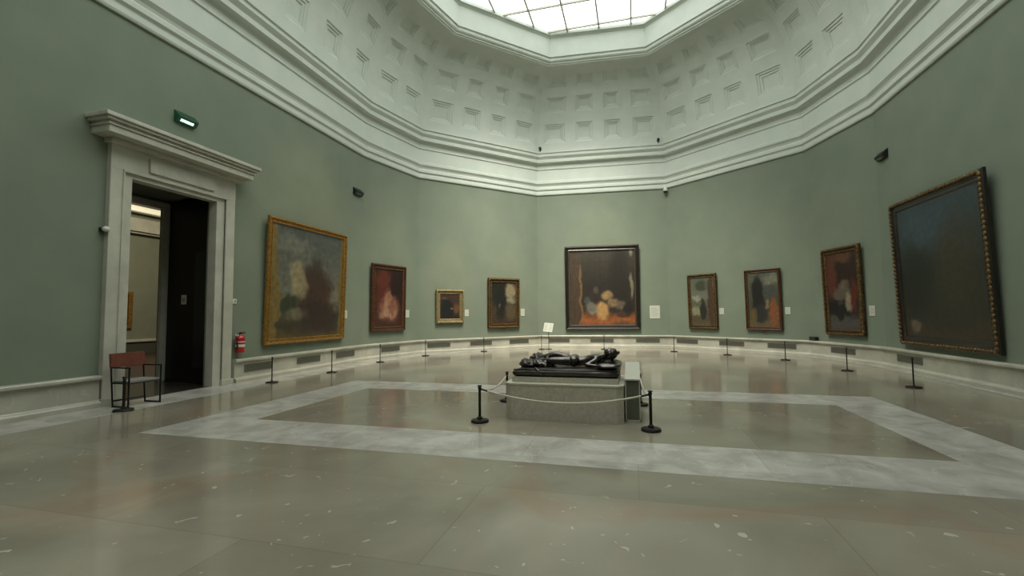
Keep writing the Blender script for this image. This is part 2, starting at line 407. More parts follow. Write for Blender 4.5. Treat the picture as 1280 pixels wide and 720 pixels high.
# gold frame seen on the far room wall
t = thing('framed_painting', 'narrow sliver of gold picture frame seen through the doorway', 'painting', (-20.0, 12.36, 1.83), PI/2)
bm = bmesh.new()
for q in ((-1.9, -1.75, -.75, .75), (1.62, 1.77, -.75, .75), (-1.75, 1.62, .62, .75), (-1.75, 1.62, -.75, -.62)): box(bm, q[0], q[1], -.09, 0, q[2], q[3], .02)
obj('frame', bm, M['gold'], t); obj('canvas', B(-1.75, 1.62, -.03, 0, -.62, .62), M['darkfloor'], t)

# ------------------------------------------------------------------ paintings (plain stand-ins: loose colour masses)
def canvas_mat(name):
    m = bpy.data.materials.new(name); m.use_nodes = True; nt = m.node_tree; b = nt.nodes['Principled BSDF']
    at = nt.nodes.new('ShaderNodeVertexColor'); at.layer_name = 'Col'
    nt.links.new(at.outputs[0], b.inputs['Base Color']); b.inputs['Roughness'].default_value = .45
    n = nt.nodes.new('ShaderNodeTexNoise'); n.inputs['Scale'].default_value = 60
    bp = nt.nodes.new('ShaderNodeBump'); bp.inputs['Strength'].default_value = .15; bp.inputs['Distance'].default_value = .01
    nt.links.new(n.outputs['Fac'], bp.inputs['Height']); nt.links.new(bp.outputs[0], b.inputs['Normal'])
    return m
M['paint'] = canvas_mat('oil_paint_on_canvas')
def canvas(w, h, base, blobs, seed, warp=.07, nx=90, ny=110):
    """base: list of (v, colour) bottom to top; blobs: (cx,cy,rx,ry,colour,softness,alpha)"""
    me = bpy.data.meshes.new('canvas'); vs = []; cols = []
    for j in range(ny+1):
        for i in range(nx+1):
            u, v = i/nx, j/ny
            vs.append(((u-.5)*w, -.002, (v-.5)*h))
            q = Vector((u*4, v*4*h/w, seed*7.3))
            du = noise.noise(q)*warp + noise.noise(q*3)*warp*.45; dv = noise.noise(q+Vector((31, 5, 2)))*warp + noise.noise(q*3.1+Vector((7, 9, 2)))*warp*.45
            uu, vv = u+du, v+dv
            k = 0
            while k < len(base)-2 and vv > base[k+1][0]: k += 1
            f = min(1, max(0, (vv-base[k][0])/(base[k+1][0]-base[k][0]))); c = [base[k][1][n]*(1-f)+base[k+1][1][n]*f for n in range(3)]
            for cx, cy, rx, ry, col, soft, al in blobs:
                d = math.hypot((uu-cx)/rx, (vv-cy)/ry); g = min(1, max(0, (1-d)/soft+.5))*al
                c = [c[n]*(1-g)+col[n]*g for n in range(3)]
            g = 1+.16*noise.noise(Vector((u*22, v*22, seed)))+.10*noise.noise(Vector((u*60, v*60, seed)))
            cols.append([*lin([min(255, max(0, x_*g*.92)) for x_ in c]), 1])
    fs = [(j*(nx+1)+i, j*(nx+1)+i+1, (j+1)*(nx+1)+i+1, (j+1)*(nx+1)+i) for j in range(ny) for i in range(nx)]
    n0 = len(vs)
    vs += [(-w/2, .015, -h/2), (w/2, .015, -h/2), (w/2, .015, h/2), (-w/2, .015, h/2)]; cols += [[.02, .015, .01, 1]]*4
    a, b, c_, d = 0, nx, (ny+1)*(nx+1)-1, ny*(nx+1)
    fs += [(n0+3, n0+2, n0+1, n0), (a, n0, n0+1, b), (b, n0+1, n0+2, c_), (c_, n0+2, n0+3, d), (d, n0+3, n0, a)]
    me.from_pydata(vs, [], fs); me.materials.append(M['paint'])
    ca = me.color_attributes.new('Col', 'FLOAT_COLOR', 'POINT')
    for i, c in enumerate(cols): ca.data[i].color = c
    return me
def rect_sweep(bm, w, h, pr):
    """picture frame: profile (inset from the outer edge, forward distance)"""
    rings = []
    for ins, fwd in pr:
        x, z = w/2-ins, h/2-ins
        rings.append([bm.verts.new(p) for p in ((-x, -fwd, -z), (x, -fwd, -z), (x, -fwd, z), (-x, -fwd, z))])
    n = len(rings)
    for k in range(n):
        a, b = rings[k], rings[(k+1) % n]
        for j in range(4): bm.faces.new((a[j], a[(j+1) % 4], b[(j+1) % 4], b[j]))
    return bm
def painting(label, seg, u0, u1, z0, z1, fw, fm, base, blobs, seed, lip=None, beads=0, crest=False, warp=.07, tilt=1.2, depth=.09):
    w, h = u1-u0, z1-z0
    p, rz = on_wall(seg, (u0+u1)/2, z0+h/2, .03+math.sin(math.radians(tilt))*h/2)
    t = thing('framed_painting', label, 'painting', p, rz)
    t.rotation_euler = (math.radians(tilt), 0, rz)
    bm = bmesh.new(); D = depth
    rect_sweep(bm, w, h, [(0, 0), (0, D*.6), (fw*.10, D*.85), (fw*.22, D), (fw*.36, D*.9), (fw*.45, D*.55), (fw*.70, D*.45), (fw*.82, D*.55), (fw*.9, D*.5), (fw, D*.25), (fw, 0)])
    obj('frame', bm, fm, t)
    if lip:
        bm = bmesh.new(); rect_sweep(bm, w-2*fw*.78, h-2*fw*.78, [(0, D*.4), (0, D*.62), (fw*.12, D*.66), (fw*.2, D*.4)]); obj('inner_lip', bm, lip, t)
    if beads:
        bm = bmesh.new(); x, z = w/2-fw*.25, h/2-fw*.25; r = fw*.17
        cs = [(-x, -z), (x, -z), (x, z), (-x, z)]; rings = []
        for k in range(4):
            (ax, az), (bx_, bz) = cs[k], cs[(k+1) % 4]; ln_ = math.hypot(bx_-ax, bz-az); nb = max(3, round(ln_/(2*z)*beads))
            ux, uz = (bx_-ax)/ln_, (bz-az)/ln_
            for q in range(nb*6):
                f_ = q/(nb*6); rr = r*(.30+.75*abs(math.sin(PI*nb*f_))**.6)
                rings.append([bm.verts.new((ax+ux*ln_*f_-uz*rr*math.cos(g), -D*.92-rr*.7*math.sin(g), az+uz*ln_*f_+ux*rr*math.cos(g))) for g in [2*PI*e/8 for e in range(8)]])
        for k in range(len(rings)):
            a_, b_ = rings[k], rings[(k+1) % len(rings)]
            for e in range(8): bm.faces.new((a_[e], a_[(e+1) % 8], b_[(e+1) % 8], b_[e]))
        obj('carved_ornament', bm, M['gilt_light'] if fm is M['gilt_light'] else M['gold_old'], t, smooth=True)
    if crest:
        bm = bmesh.new(); ball(bm, (0, -D*.6, -h/2-.01), .055, 1.5, .5, .8, 2); obj('crest', bm, fm, t, smooth=True)
    cm = canvas(w-2*fw+.01, h-2*fw+.01, base, blobs, seed, warp)
    o = bpy.data.objects.new('canvas', cm); C.objects.link(o); o.parent = t; o.location = (0, -.02, 0)
    return t
painting('large painting in a plain gold frame, between the fire extinguisher and the dark red painting', 0, 9.12, 12.33, .79, 4.05, .15, M['gold'],
         [(0, (92, 74, 40)), (.07, (58, 52, 36)), (.3, (84, 84, 66)), (.45, (104, 104, 90)), (1, (78, 82, 80))],
         [(.60, .36, .24, .32, (64, 44, 34), .35, 1), (.66, .20, .30, .14, (50, 36, 30), .5, .9), (.36, .52, .12, .16, (150, 138, 104), .45, .85), (.28, .84, .2, .08, (122, 122, 106), .9, .7),
          (.2, .30, .14, .10, (46, 54, 34), .5, .9), (.33, .20, .16, .05, (128, 122, 96), .7, .6), (.88, .42, .1, .05, (120, 116, 100), .7, .6), (.60, .68, .07, .12, (58, 46, 40), .6, .7),
          (-.01, .5, .085, .9, (118, 98, 50), .1, 1), (1.01, .5, .075, .9, (112, 92, 48), .1, 1)], 1, lip=M['gold'], tilt=1.6)
painting('tall dark red painting in a red-brown frame, second from the doorway', 1, .28, 2.02, .94, 3.34, .17, M['redwood'],
         [(0, (58, 34, 26)), (.12, (70, 36, 26)), (.4, (44, 20, 16)), (1, (40, 18, 16))],
         [(.28, .80, .3, .2, (104, 46, 32), .7, .8), (.22, .5, .2, .2, (92, 38, 26), .7, .8), (.52, .32, .34, .22, (150, 104, 82), .6, .85), (.5, .22, .3, .08, (176, 140, 114), .7, .6), (.42, .36, .08, .16, (176, 136, 108), .8, .6), (.62, .34, .06, .18, (122, 72, 56), .8, .6), (.5, .55, .13, .1, (160, 110, 86), .6, .8), (.75, .75, .2, .2, (30, 16, 14), .6, .8)], 2, lip=M['gold_old'])
painting('smallest painting, nearly black, in an ornate pale gold frame', 2, .72, 1.95, 1.16, 2.54, .19, M['gilt_light'],
         [(0, (36, 30, 26)), (.5, (56, 40, 32)), (1, (62, 44, 34))],
         [(.36, .36, .32, .42, (24, 24, 28), .25, 1), (.85, .4, .16, .2, (112, 78, 44), .8, .8), (.22, .80, .16, .06, (96, 80, 66), .7, .7), (.6, .42, .07, .05, (140, 130, 112), .6, .7)], 3, beads=13)
painting('upright dark gilt framed painting with pale clouds, left of the largest painting', 2, 3.09, 4.69, .91, 3.09, .19, M['gold_dark'],
         [(0, (62, 46, 32)), (.3, (66, 54, 38)), (.6, (34, 34, 26)), (1, (28, 28, 22))],
         [(.78, .78, .26, .18, (148, 136, 106), .6, .9), (.8, .55, .22, .08, (152, 146, 124), .6, .8), (.80, .3, .24, .2, (88, 78, 58), .8, .8), (.38, .5, .22, .4, (26, 28, 24), .5, .9), (.3, .42, .05, .07, (112, 100, 84), .6, .7)], 4, lip=M['gold_old'], beads=17, crest=True)
painting('largest painting, dim brown in a heavy black frame, on the back wall', 3, 1.25, 4.53, .78, 4.55, .22, M['ebony'],
         [(0, (96, 70, 48)), (.05, (150, 84, 42)), (.12, (120, 70, 36)), (.2, (44, 36, 28)), (.5, (40, 34, 26)), (.85, (54, 48, 38)), (1, (62, 58, 48))],
         [(.06, .5, .11, .7, (66, 52, 38), .12, 1), (.175, .45, .018, .40, (116, 88, 56), .3, .9), (.95, .52, .025, .16, (128, 122, 98), .5, .9), (.93, .96, .02, .06, (140, 136, 120), .5, .8), (.76, .62, .14, .4, (34, 30, 24), .6, .8),
          (.5, .2, .12, .12, (176, 136, 84), .4, .95), (.32, .22, .09, .08, (120, 116, 104), .5, .8), (.28, .32, .05, .05, (70, 76, 78), .5, .8), (.58, .40, .09, .06, (168, 138, 92), .5, .8), (.68, .30, .08, .06, (150, 124, 86), .5, .75), (.8, .26, .07, .06, (108, 92, 74), .5, .8),
          (.84, .12, .10, .05, (60, 44, 30), .4, .9), (.40, .46, .04, .05, (78, 72, 62), .5, .8), (.9, .22, .07, .09, (30, 26, 22), .5, .9)], 5, lip=M['silver'], warp=.035, tilt=1.5, depth=.12)
painting('small upright painting with pale hills, first to the right of the largest painting', 4, 1.00, 2.29, .84, 3.07, .14, M['gold_dark'],
         [(0, (92, 80, 58)), (.1, (80, 70, 50)), (.4, (84, 84, 66)), (.6, (104, 106, 92)), (1, (92, 94, 84))],
         [(.2, .30, .2, .1, (142, 138, 110), .5, .85), (.25, .56, .2, .06, (150, 148, 130), .6, .8), (.86, .5, .13, .6, (70, 50, 34), .3, .95), (.45, .82, .25, .1, (52, 60, 40), .6, .8), (.52, .32, .14, .22, (34, 34, 28), .4, .9)], 6, lip=M['gold_old'], beads=17)
painting('upright painting with a rust brown patch, second to the right of the largest painting', 4, 3.42, 4.71, .84, 3.06, .11, M['redwood'],
         [(0, (98, 84, 60)), (.2, (74, 68, 48)), (.5, (66, 68, 54)), (1, (86, 88, 76))],
         [(.8, .86, .24, .1, (120, 120, 104), .6, .8), (.75, .64, .2, .08, (64, 68, 64), .6, .8), (.33, .5, .2, .42, (26, 25, 22), .3, 1), (.45, .25, .18, .2, (42, 42, 40), .5, .9), (.83, .24, .16, .26, (134, 78, 46), .4, .9), (.62, .42, .05, .12, (140, 116, 86), .6, .8), (.18, .2, .12, .12, (104, 84, 48), .6, .8)], 7, lip=M['gold_old'], crest=True)
painting('tall dark painting with a red left side, last before the large right one', 5, .77, 2.36, .77, 3.46, .17, M['gold_dark'],
         [(0, (70, 66, 62)), (.14, (74, 70, 66)), (.24, (26, 20, 18)), (.6, (34, 20, 16)), (1, (46, 26, 20))],
         [(.12, .72, .22, .32, (92, 44, 32), .5, .9), (.55, .95, .3, .08, (110, 70, 48), .8, .7), (.45, .26, .38, .13, (16, 15, 16), .3, 1), (.47, .46, .28, .13, (104, 96, 80), .5, .8), (.68, .34, .12, .13, (148, 136, 112), .5, .85), (.55, .60, .16, .06, (120, 104, 86), .7, .7), (.85, .45, .1, .2, (100, 34, 22), .7, .8)], 8, lip=M['gold_old'], beads=19)
painting('large dark landscape in a black frame studded with gold beads, nearest on the right', 6, .92, 4.20, .65, 4.20, .24, M['ebony'],
         [(0, (60, 46, 34)), (.2, (40, 42, 32)), (.5, (34, 40, 34)), (.8, (46, 58, 62)), (1, (52, 66, 74))],
         [(.3, .8, .3, .15, (60, 76, 86), .8, .8), (.15, .45, .2, .3, (28, 34, 28), .6, .8), (.12, .1, .08, .05, (120, 100, 84), .6, .8), (.7, .5, .25, .3, (66, 56, 40), .8, .7)], 9, beads=33, tilt=1.6)

# wall labels
def wall_label(label, seg, u0, u1, z0, z1):
    p, rz = on_wall(seg, (u0+u1)/2, z0, .004); w = u1-u0; h = z1-z0
    t = thing('wall_label', label, 'wall label', p, rz, None)
    obj('card', B(-w/2, w/2, -.012, 0, 0, h, .002), M['card'], t)
    bm = bmesh.new(); n = 5
    for k in range(n): box(bm, -w*.36, w*(.36 if k % 2 else .22), -.0135, -.0115, h*(.18+.15*k), h*(.18+.15*k)+h*.035)
    obj('print_lines', bm, M['print'], t)
for a in (('white card label at the right edge of the large plain gold frame', 0, 12.42, 12.60, 1.42, 1.68),
          ('white card label right of the dark red painting', 1, 2.12, 2.32, 1.42, 1.71),
          ('white card label right of the smallest painting', 2, 2.03, 2.21, 1.44, 1.72),
          ('white card label right of the painting with pale clouds at upper right', 2, 4.80, 5.00, 1.43, 1.75),
          ('large white text panel right of the largest, black framed painting', 3, 4.94, 5.37, 1.26, 1.83),
          ('white card label right of the painting of a dark shape in pale hills', 4, 2.33, 2.51, 1.42, 1.67),
          ('white card label right of the painting with the rust brown patch', 4, 4.78, 4.95, 1.41, 1.66),
          ('white card label on the right wall beside the tall dark painting with a red side', 5, 2.46, 2.66, 1.36, 1.65)):
    wall_label(*a)

# vent grilles in the wainscot
def vent(label, seg, u0, u1, first=[None]):
    w = u1-u0; p, rz = on_wall(seg, (u0+u1)/2, .30, .10)
    t = thing('vent_grille', label, 'vent', p, rz, 'vent grilles in the marble wainscot')
    bm = bmesh.new()
    for q in ((-w/2, w/2, .070, .088), (-w/2, w/2, -.088, -.070), (-w/2, -w/2+.02, -.085, .085), (w/2-.02, w/2, -.085, .085)): box(bm, q[0], q[1], -.014, 0, q[2], q[3], .003)
    obj('rim', bm, M['grille'], t)
    obj('backing', B(-w/2+.01, w/2-.01, -.004, -.0005, -.08, .08), M['dark'], t)
    bm = bmesh.new(); n = int(w/.032)
    for k in range(n):
        x = -w/2+.02+(w-.04)*(k+.5)/n; box(bm, x-.0075, x+.0075, -.012, -.004, -.072, .072)
    box(bm, -w/2+.02, w/2-.02, -.013, -.004, -.030, -.020); box(bm, -w/2+.02, w/2-.02, -.013, -.004, .025, .035)
    obj('bars', bm, M['grille'], t)
for a in (('vent grille below and left of the large gold framed painting, nearest the extinguisher', 0, 8.53, 9.36),
          ('vent grille under the middle of the large gold framed painting', 0, 10.25, 11.20),
          ('vent grille under the right edge of the large gold framed painting', 0, 11.94, 12.88),
          ('vent grille under the dark red painting', 1, .76, 1.70),
          ('vent grille left of and below the smallest painting', 2, .34, 1.33),
          ('vent grille between and below the smallest painting and the one with pale clouds', 2, 2.23, 3.26),
          ('vent grille below and right of the painting with pale clouds', 2, 4.14, 5.14),
          ('vent grille left of and below the largest painting', 3, .47, 1.41),
          ('vent grille directly below the largest painting', 3, 2.33, 3.35),
          ('vent grille right of and below the largest painting, under the text panel', 3, 4.31, 5.32),
          ('vent grille left of and below the painting of a dark shape in pale hills', 4, .40, 1.40),
          ('vent grille between and below the two paintings right of the largest one', 4, 2.33, 3.32),
          ('vent grille below the right edge of the painting with the rust brown patch', 4, 4.17, 5.13),
          ('vent grille under the tall dark painting with a red side', 5, .98, 1.98),
          ('vent grille at the far right, under the frame studded with gold beads', 6, .73, 1.80)):
    vent(*a)

# ------------------------------------------------------------------ barrier posts
def post(label, loc, group, h=.57, br=.135, pr=.013, bt=.022):
    t = thing('barrier_post', label, 'barrier post', loc, 0, group)
    obj('base', lathe(bmesh.new(), [(br, 0), (br, bt*.6), (br*.93, bt), (br*.3, bt*1.25), (pr*1.8, bt*1.9), (pr*1.3, bt*2.2)]), M['iron'], t, smooth=False)
    obj('pole', lathe(bmesh.new(), [(pr, bt), (pr, h-.03), (pr*.8, h-.02)], 14), M['iron'], t)
    obj('cap', lathe(bmesh.new(), [(pr*1.2, h-.04), (pr*1.5, h-.03), (pr*1.2, h-.02), (pr*.9, h-.012), (pr*1.7, h-.004), (pr*1.7, h+.006), (pr*.8, h+.012)], 14), M['iron'], t)
    return t
wp = [('slim iron post before the wall, left of the large gold framed painting', (-8.01, 8.73)),
      ('slim iron post in front of the right part of the large gold framed painting', (-7.83, 10.62)),
      ('slim iron post left of and below the dark red painting', (-7.97, 13.25)),
      ('slim iron post between the dark red and the smallest painting', (-7.50, 15.60)),
      ('slim iron post between the smallest painting and the one with pale clouds', (-5.96, 17.80)),
      ('slim iron post by the angled text stand at the back wall', (-3.84, 19.15)),
      ('slim iron post in front of the largest painting, behind the bronze head', (-1.26, 19.60)),
      ('slim iron post right of the text panel, left of the dark shape in pale hills', (1.45, 18.80)),
      ('slim iron post between the two paintings right of the largest one', (3.13, 17.60)),
      ('slim iron post right of the painting with the rust brown patch', (4.50, 16.00)),
      ('slim iron post in front of the tall dark painting with a red side', (5.13, 13.35)),
      ('slim iron post at the far right, before the frame studded with gold beads', (5.22, 10.70))]
p0 = post(wp[0][0], (*wp[0][1], .002), 'posts standing along the walls')
for lb, q in wp[1:]: dup(p0, lb, (*q, .002))
BP = {'fl': (-2.13, 6.16), 'fr': (.17, 6.18), 'bl': (-2.16, 7.70), 'br': (.06, 7.82)}
q0 = post('thick rope barrier post in front of the plinth at its left corner', (*BP['fl'], 0), 'rope barrier posts round the plinth', .50, .125, .019, .035)
dup(q0, 'thick rope barrier post in front of the plinth at its right corner', (*BP['fr'], 0))
dup(q0, 'rope barrier post half hidden behind the left end of the plinth', (*BP['bl'], 0))
dup(q0, 'rope barrier post behind the slanted panel at the right end of the plinth', (*BP['br'], 0))
t = post('dark barrier post standing in front of the chair', (-8.04, 5.62, .002), None, .54, .14, .021, .03)
def rope(label, a, b, sag, s0=.022):
    A = Vector((*a, .455)); Bq = Vector((*b, .455)); dr = (Bq-A).normalized(); A += dr*.02; Bq -= dr*.02
    pts = [A.lerp(Bq, k/24)-Vector((0, 0, sag*(1-(2*k/24-1)**2))) for k in range(25)]
    o = obj('barrier_rope', tube(bmesh.new(), pts, .0125, 8), M['rope'], smooth=True); tag(o, label, 'rope', 'cream ropes of the barrier round the plinth')
    obj('hook', tube(bmesh.new(), [pts[0], pts[1]], .013, 8), M['iron'], o); obj('hook', tube(bmesh.new(), [pts[-2], pts[-1]], .013, 8), M['iron'], o)
rope('cream rope sagging across the front of the plinth', BP['fl'], BP['fr'], .15)
rope('cream rope at the left end of the plinth', BP['fl'], BP['bl'], .10)
rope('cream rope at the right end, beyond the slanted panel', BP['fr'], BP['br'], .10)

# ------------------------------------------------------------------ plinth, slanted panel, bronze sculpture
t = thing('stone_plinth', 'grey stone plinth with cut corners carrying the bronze sculpture', 'plinth', (-1.0, 7.0, 0))
def chamf(x0, x1, y0, y1, c): return [(x0+c, y0), (x1-c, y0), (x1, y0+c), (x1, y1-c), (x1-c, y1), (x0+c, y1), (x0, y1-c), (x0, y0+c)]
obj('plinth_body', prism(bmesh.new(), chamf(-.83, .83, -.60, .60, .09), 0, .50), M['plinth'], t)
bm = bmesh.new(); prism(bm, chamf(-.84, .84, -.61, .61, .09), .495, .515); obj('top_edge', bm, M['plinth_edge'], t)
obj('upper_slab', prism(bmesh.new(), chamf(-.76, .77, -.47, .45, .02), .515, .59), M['plinth'], t)
t = thing('information_panel', 'narrow dark panel stand with pale slanted top at the right end of the plinth', 'information stand', (-.05, 6.62, 0))
obj('stand_body', prism_x(bmesh.new(), [(0.012, 0.02), (.75, 0.02), (.75, .70), (.012, .555)], -.085, .085), M['lect'], t)
bm = bmesh.new(); prism_x(bm, [(0, 0), (.77, 0), (.77, .72), (0, .57)], -.10, -.085); prism_x(bm, [(0, 0), (.77, 0), (.77, .72), (0, .57)], .085, .10); box(bm, -.10, .10, 0, .02, 0, .025)
obj('side_panel', bm, M['lect_edge'], t)
bm = bmesh.new(); prism_x(bm, [(-.01, .565), (.78, .725), (.78, .745), (-.01, .585)], -.105, .105); obj('slanted_top', bm, M['lect_edge'], t)

sc = thing('reclining_sculpture', 'dark bronze figure sleeping on a mattress on top of the plinth', 'sculpture', (-1.0, 7.0, .59))
# mattress
bm = bmesh.new(); box(bm, -.75, .775, -.46, .44, 0, .115)
bmesh.ops.subdivide_edges(bm, edges=bm.edges, cuts=14, use_grid_fill=True)
for v in bm.verts:
    x, y, z = v.co; ex = min(1, (.775-abs(x-.0125)+.0)/.10); ez = (z/.115-.5)*2
    k = 1-.06*ez*ez; v.co.x = .0125+(x-.0125)*(k+.0); v.co.y = y*(1-.10*ez*ez)
    v.co.z += (.010*noise.noise(Vector((x*7, y*7, z*9))) if z > .02 else 0)
    if z > .08: v.co.z -= .02*max(0, (abs(y)-.38)/.08)+.02*max(0, (abs(x)-.70)/.08)
obj('mattress', bm, M['bronze2'], sc, smooth=True)
for s in (-1, 1): obj('mattress_piping', tube(bmesh.new(), [(-.735, s*.435-.01, .10), (.76, s*.435-.01, .10)], .012, 8), M['bronze2'], sc, smooth=True)
# pillow
bm = bmesh.new(); vs = bmesh.ops.create_uvsphere(bm, u_segments=32, v_segments=18, radius=1)['verts']
for v in vs:
    x, y, z = v.co; f = lambda a, e: math.copysign(abs(a)**e, a)
    v.co = Vector((.62+.185*f(x, .6), -.02+.40*f(y, .55), .155+.055*z*(1+.12*math.sin(6*y)))); v.co.z += .006*noise.noise(v.co*14)
obj('pillow', bm, M['bronze'], sc, smooth=True)

def skin(nodes, edges, root=0, sub=2):
    me = bpy.data.meshes.new('tmp'); me.from_pydata([n[0] for n in nodes], edges, [])
    o = bpy.data.objects.new('tmp', me); C.objects.link(o)
    md = o.modifiers.new('s', 'SKIN'); md.use_smooth_shade = True; md.branch_smoothing = .6
    for i, n in enumerate(nodes):
        sv = me.skin_vertices[0].data[i]; r = n[1]; sv.radius = r if isinstance(r, tuple) else (r, r); sv.use_root = (i == root)
    md = o.modifiers.new('u', 'SUBSURF'); md.levels = sub; md.render_levels = sub
    bpy.context.view_layer.update()
    dg = bpy.context.evaluated_depsgraph_get(); m2 = bpy.data.meshes.new_from_object(o.evaluated_get(dg))
    bpy.data.objects.remove(o); return m2
def fuse(meshes, extra, vox):
    bm = bmesh.new()
    for m_ in meshes: bm.from_mesh(m_)
    extra(bm)
    me = bpy.data.meshes.new('tmpf'); bm.to_mesh(me); bm.free()
    o = bpy.data.objects.new('tmpf', me); C.objects.link(o)
    r = o.modifiers.new('r', 'REMESH'); r.mode = 'VOXEL'; r.voxel_size = vox; r.use_smooth_shade = True
    s = o.modifiers.new('s', 'SMOOTH'); s.iterations = 3; s.factor = .5
    bpy.context.view_layer.update()
    dg = bpy.context.evaluated_depsgraph_get(); m2 = bpy.data.meshes.new_from_object(o.evaluated_get(dg)); bpy.data.objects.remove(o); return m2
# figure, local coordinates: feet at -x, head at +x, camera side is -y, mattress top z=.115
nodes = [((.10, 0, .205), .100), ((.22, .00, .190), .082), ((.36, .0, .215), .105), ((.46, .0, .245), .085), ((.525, .02, .275), .042), ((.575, .03, .30), .045),   # pelvis..neck
         ((.02, -.075, .195), .080), ((-.20, -.10, .205), .060), ((-.27, -.10, .20), .053), ((-.46, -.07, .175), .046), ((-.62, -.05, .155), .028), ((-.70, -.07, .175), .024),  # near leg 6-11
         ((.04, .085, .205), .078), ((-.17, .10, .275), .060), ((-.23, .10, .275), .054), ((-.42, .09, .225), .044), ((-.58, .08, .165), .028), ((-.66, .07, .185), .024),   # far leg 12-17
         ((.44, -.115, .225), .045), ((.33, -.185, .17), .036), ((.28, -.19, .155), .034), ((.40, -.235, .155), .027), ((.475, -.255, .150), .021), ((.51, -.26, .15), .024),  # near arm 18-23
         ((.46, .13, .255), .045), ((.56, .21, .235), .036), ((.60, .215, .225), .033), ((.66, .12, .235), .026), ((.675, .06, .235), .022)]   # far arm 24-28
edges = [(0, 1), (1, 2), (2, 3), (3, 4), (4, 5), (0, 6), (6, 7), (7, 8), (8, 9), (9, 10), (10, 11), (0, 12), (12, 13), (13, 14), (14, 15), (15, 16), (16, 17),
         (3, 18), (18, 19), (19, 20), (20, 21), (21, 22), (22, 23), (3, 24), (24, 25), (25, 26), (26, 27), (27, 28)]
body = skin(nodes, edges)
fing = []
for k in range(5):   # near hand resting on the mattress: four fingers and a thumb from the side
    if k < 4:
        y = -.285+.016*k; L = [.034, .042, .045, .036][k]
        pts = [(.505, y+.004, .150), (.525, y, .152), (.525+L*.6, y-.002, .148), (.525+L, y-.002, .136)]
    else: pts = [(.495, -.245, .155), (.512, -.225, .155), (.532, -.215, .148), (.545, -.212, .14)]
    fing.append(skin([(p, .0068-.0008*j) for j, p in enumerate(pts)], [(0, 1), (1, 2), (2, 3)], 0, 1))
def head(bm):
    h0 = (.635, .03, .315)
    ball(bm, h0, .078, 1.15, .88, .95, 3); ball(bm, (.60, .03, .335), .045, 1, .9, .8, 2)
    ball(bm, (.628, .03, .392), .012, 1.6, .9, 1, 2); ball(bm, (.596, .03, .378), .012, .8, 1.6, .7, 2)       # nose, mouth
    ball(bm, (.570, .03, .362), .022, .9, 1, .8, 2)                                                            # chin
    for s in (-1, 1):
        ball(bm, (.652, .03+s*.026, .378), .012, 1, 1.3, .6, 2); ball(bm, (.63, .03+s*.068, .318), .016, 1.3, .4, .9, 2)
        for k in range(5): a = .25*k; ball(bm, (-.705+.004*k, -.09+.010*k if s < 0 else .05+.010*k, .205 if s < 0 else .212), .0085, 1, .9, 1.6, 1)   # toes
    ball(bm, (.10, -.05, .20), .085, 1.1, 1, 1, 2); ball(bm, (.10, .06, .21), .085, 1.1, 1, 1, 2)
me = fuse([body]+fing, head, .0065); me.materials.clear(); me.materials.append(M['bronze'])
o = bpy.data.objects.new('figure', me); C.objects.link(o); o.parent = sc
# hair: wavy cap with a knot
bm = bmesh.new(); ball(bm, (.668, .03, .312), .082, .95, .92, .98, 4)
for v in bm.verts:
    v.co += (v.co-Vector((.668, .03, .312))).normalized()*.009*noise.noise(Vector((v.co.x*30, v.co.y*60, v.co.z*60)))
    if v.co.x < .635 and v.co.z > .30: v.co.x = .635+(v.co.x-.635)*.2
ball(bm, (.745, .03, .325), .032, 1, 1, .9, 3)
obj('hair', bm, M['bronze2'], sc, smooth=True)
# drapery across the hips and gathered at the feet
def cloth(cx, cy, cz, rx, ry, rz_, seed, fold=.02, fr=9, floorz=.108):
    bm = bmesh.new(); vs = bmesh.ops.create_uvsphere(bm, u_segments=64, v_segments=32, radius=1)['verts']
    for v in vs:
        x, y, z = v.co; p = Vector((x, y, z))
        f = 1+fold/.1*(math.sin(fr*(x+.5*y)+seed+2*noise.noise(p*2))*.35+.5*noise.noise(p*2.5+Vector((seed, 0, 0))))
        v.co = Vector((cx+rx*x*f, cy+ry*y*f, max(floorz, cz+rz_*z*f)))
    return bm
obj('drapery', cloth(-.40, .02, .150, .22, .24, .085, 1, .02, 11), M['bronze'], sc, smooth=True)
obj('drapery', cloth(-.585, -.12, .155, .14, .17, .075, 4, .022, 13), M['bronze2'], sc, smooth=True)
obj('drapery', cloth(-.49, .16, .19, .13, .14, .11, 8, .022, 12), M['bronze2'], sc, smooth=True)
bm = bmesh.new(); tube(bm, [(-.30, -.26, .11), (-.31, -.12, .19), (-.31, .0, .245), (-.30, .12, .26), (-.29, .24, .15)], [.018, .024, .026, .024, .018], 10)
tube(bm, [(-.45, -.30, .118), (-.42, -.40, .118), (-.37, -.452, .098), (-.31, -.47, .03)], [.014, .016, .014, .008], 8)
obj('drapery_fold', bm, M['bronze'], sc, smooth=True)

# ------------------------------------------------------------------ folding armchair by the door
ch = thing('chair', 'black metal armchair with red-brown leather backrest beside the doorway', 'chair', (-8.37, 6.06, .002))
def bar(bm, a, b, r=.014): return tube(bm, [a, b], r, 6)
for s in (-1, 1):
    y = s*.265; bm = bmesh.new()
    bar(bm, (-.17, y, .0), (-.26, y, .88)); bar(bm, (.18, y, .014), (.18, y, .66)); bar(bm, (-.235, y, .66), (.19, y, .66)); bar(bm, (-.17, y, .014), (.19, y, .014)); bar(bm, (-.21, y, .40), (.18, y, .40))
    obj('side_frame', bm, M['chairmetal'], ch)
for cx_, cz_ in ((-.21, .40), (.17, .40), (-.19, .10)): obj('crossbar', bar(bmesh.new(), (cx_, -.265, cz_), (cx_, .265, cz_)), M['chairmetal'], ch)
obj('seat', B(-.21, .18, -.25, .25, .405, .445, .015), M['cushion'], ch)
bm = bmesh.new(); prism(bm, [(-.02, -.285), (.02, -.285), (.02, .285), (-.02, .285)], 0, .24)
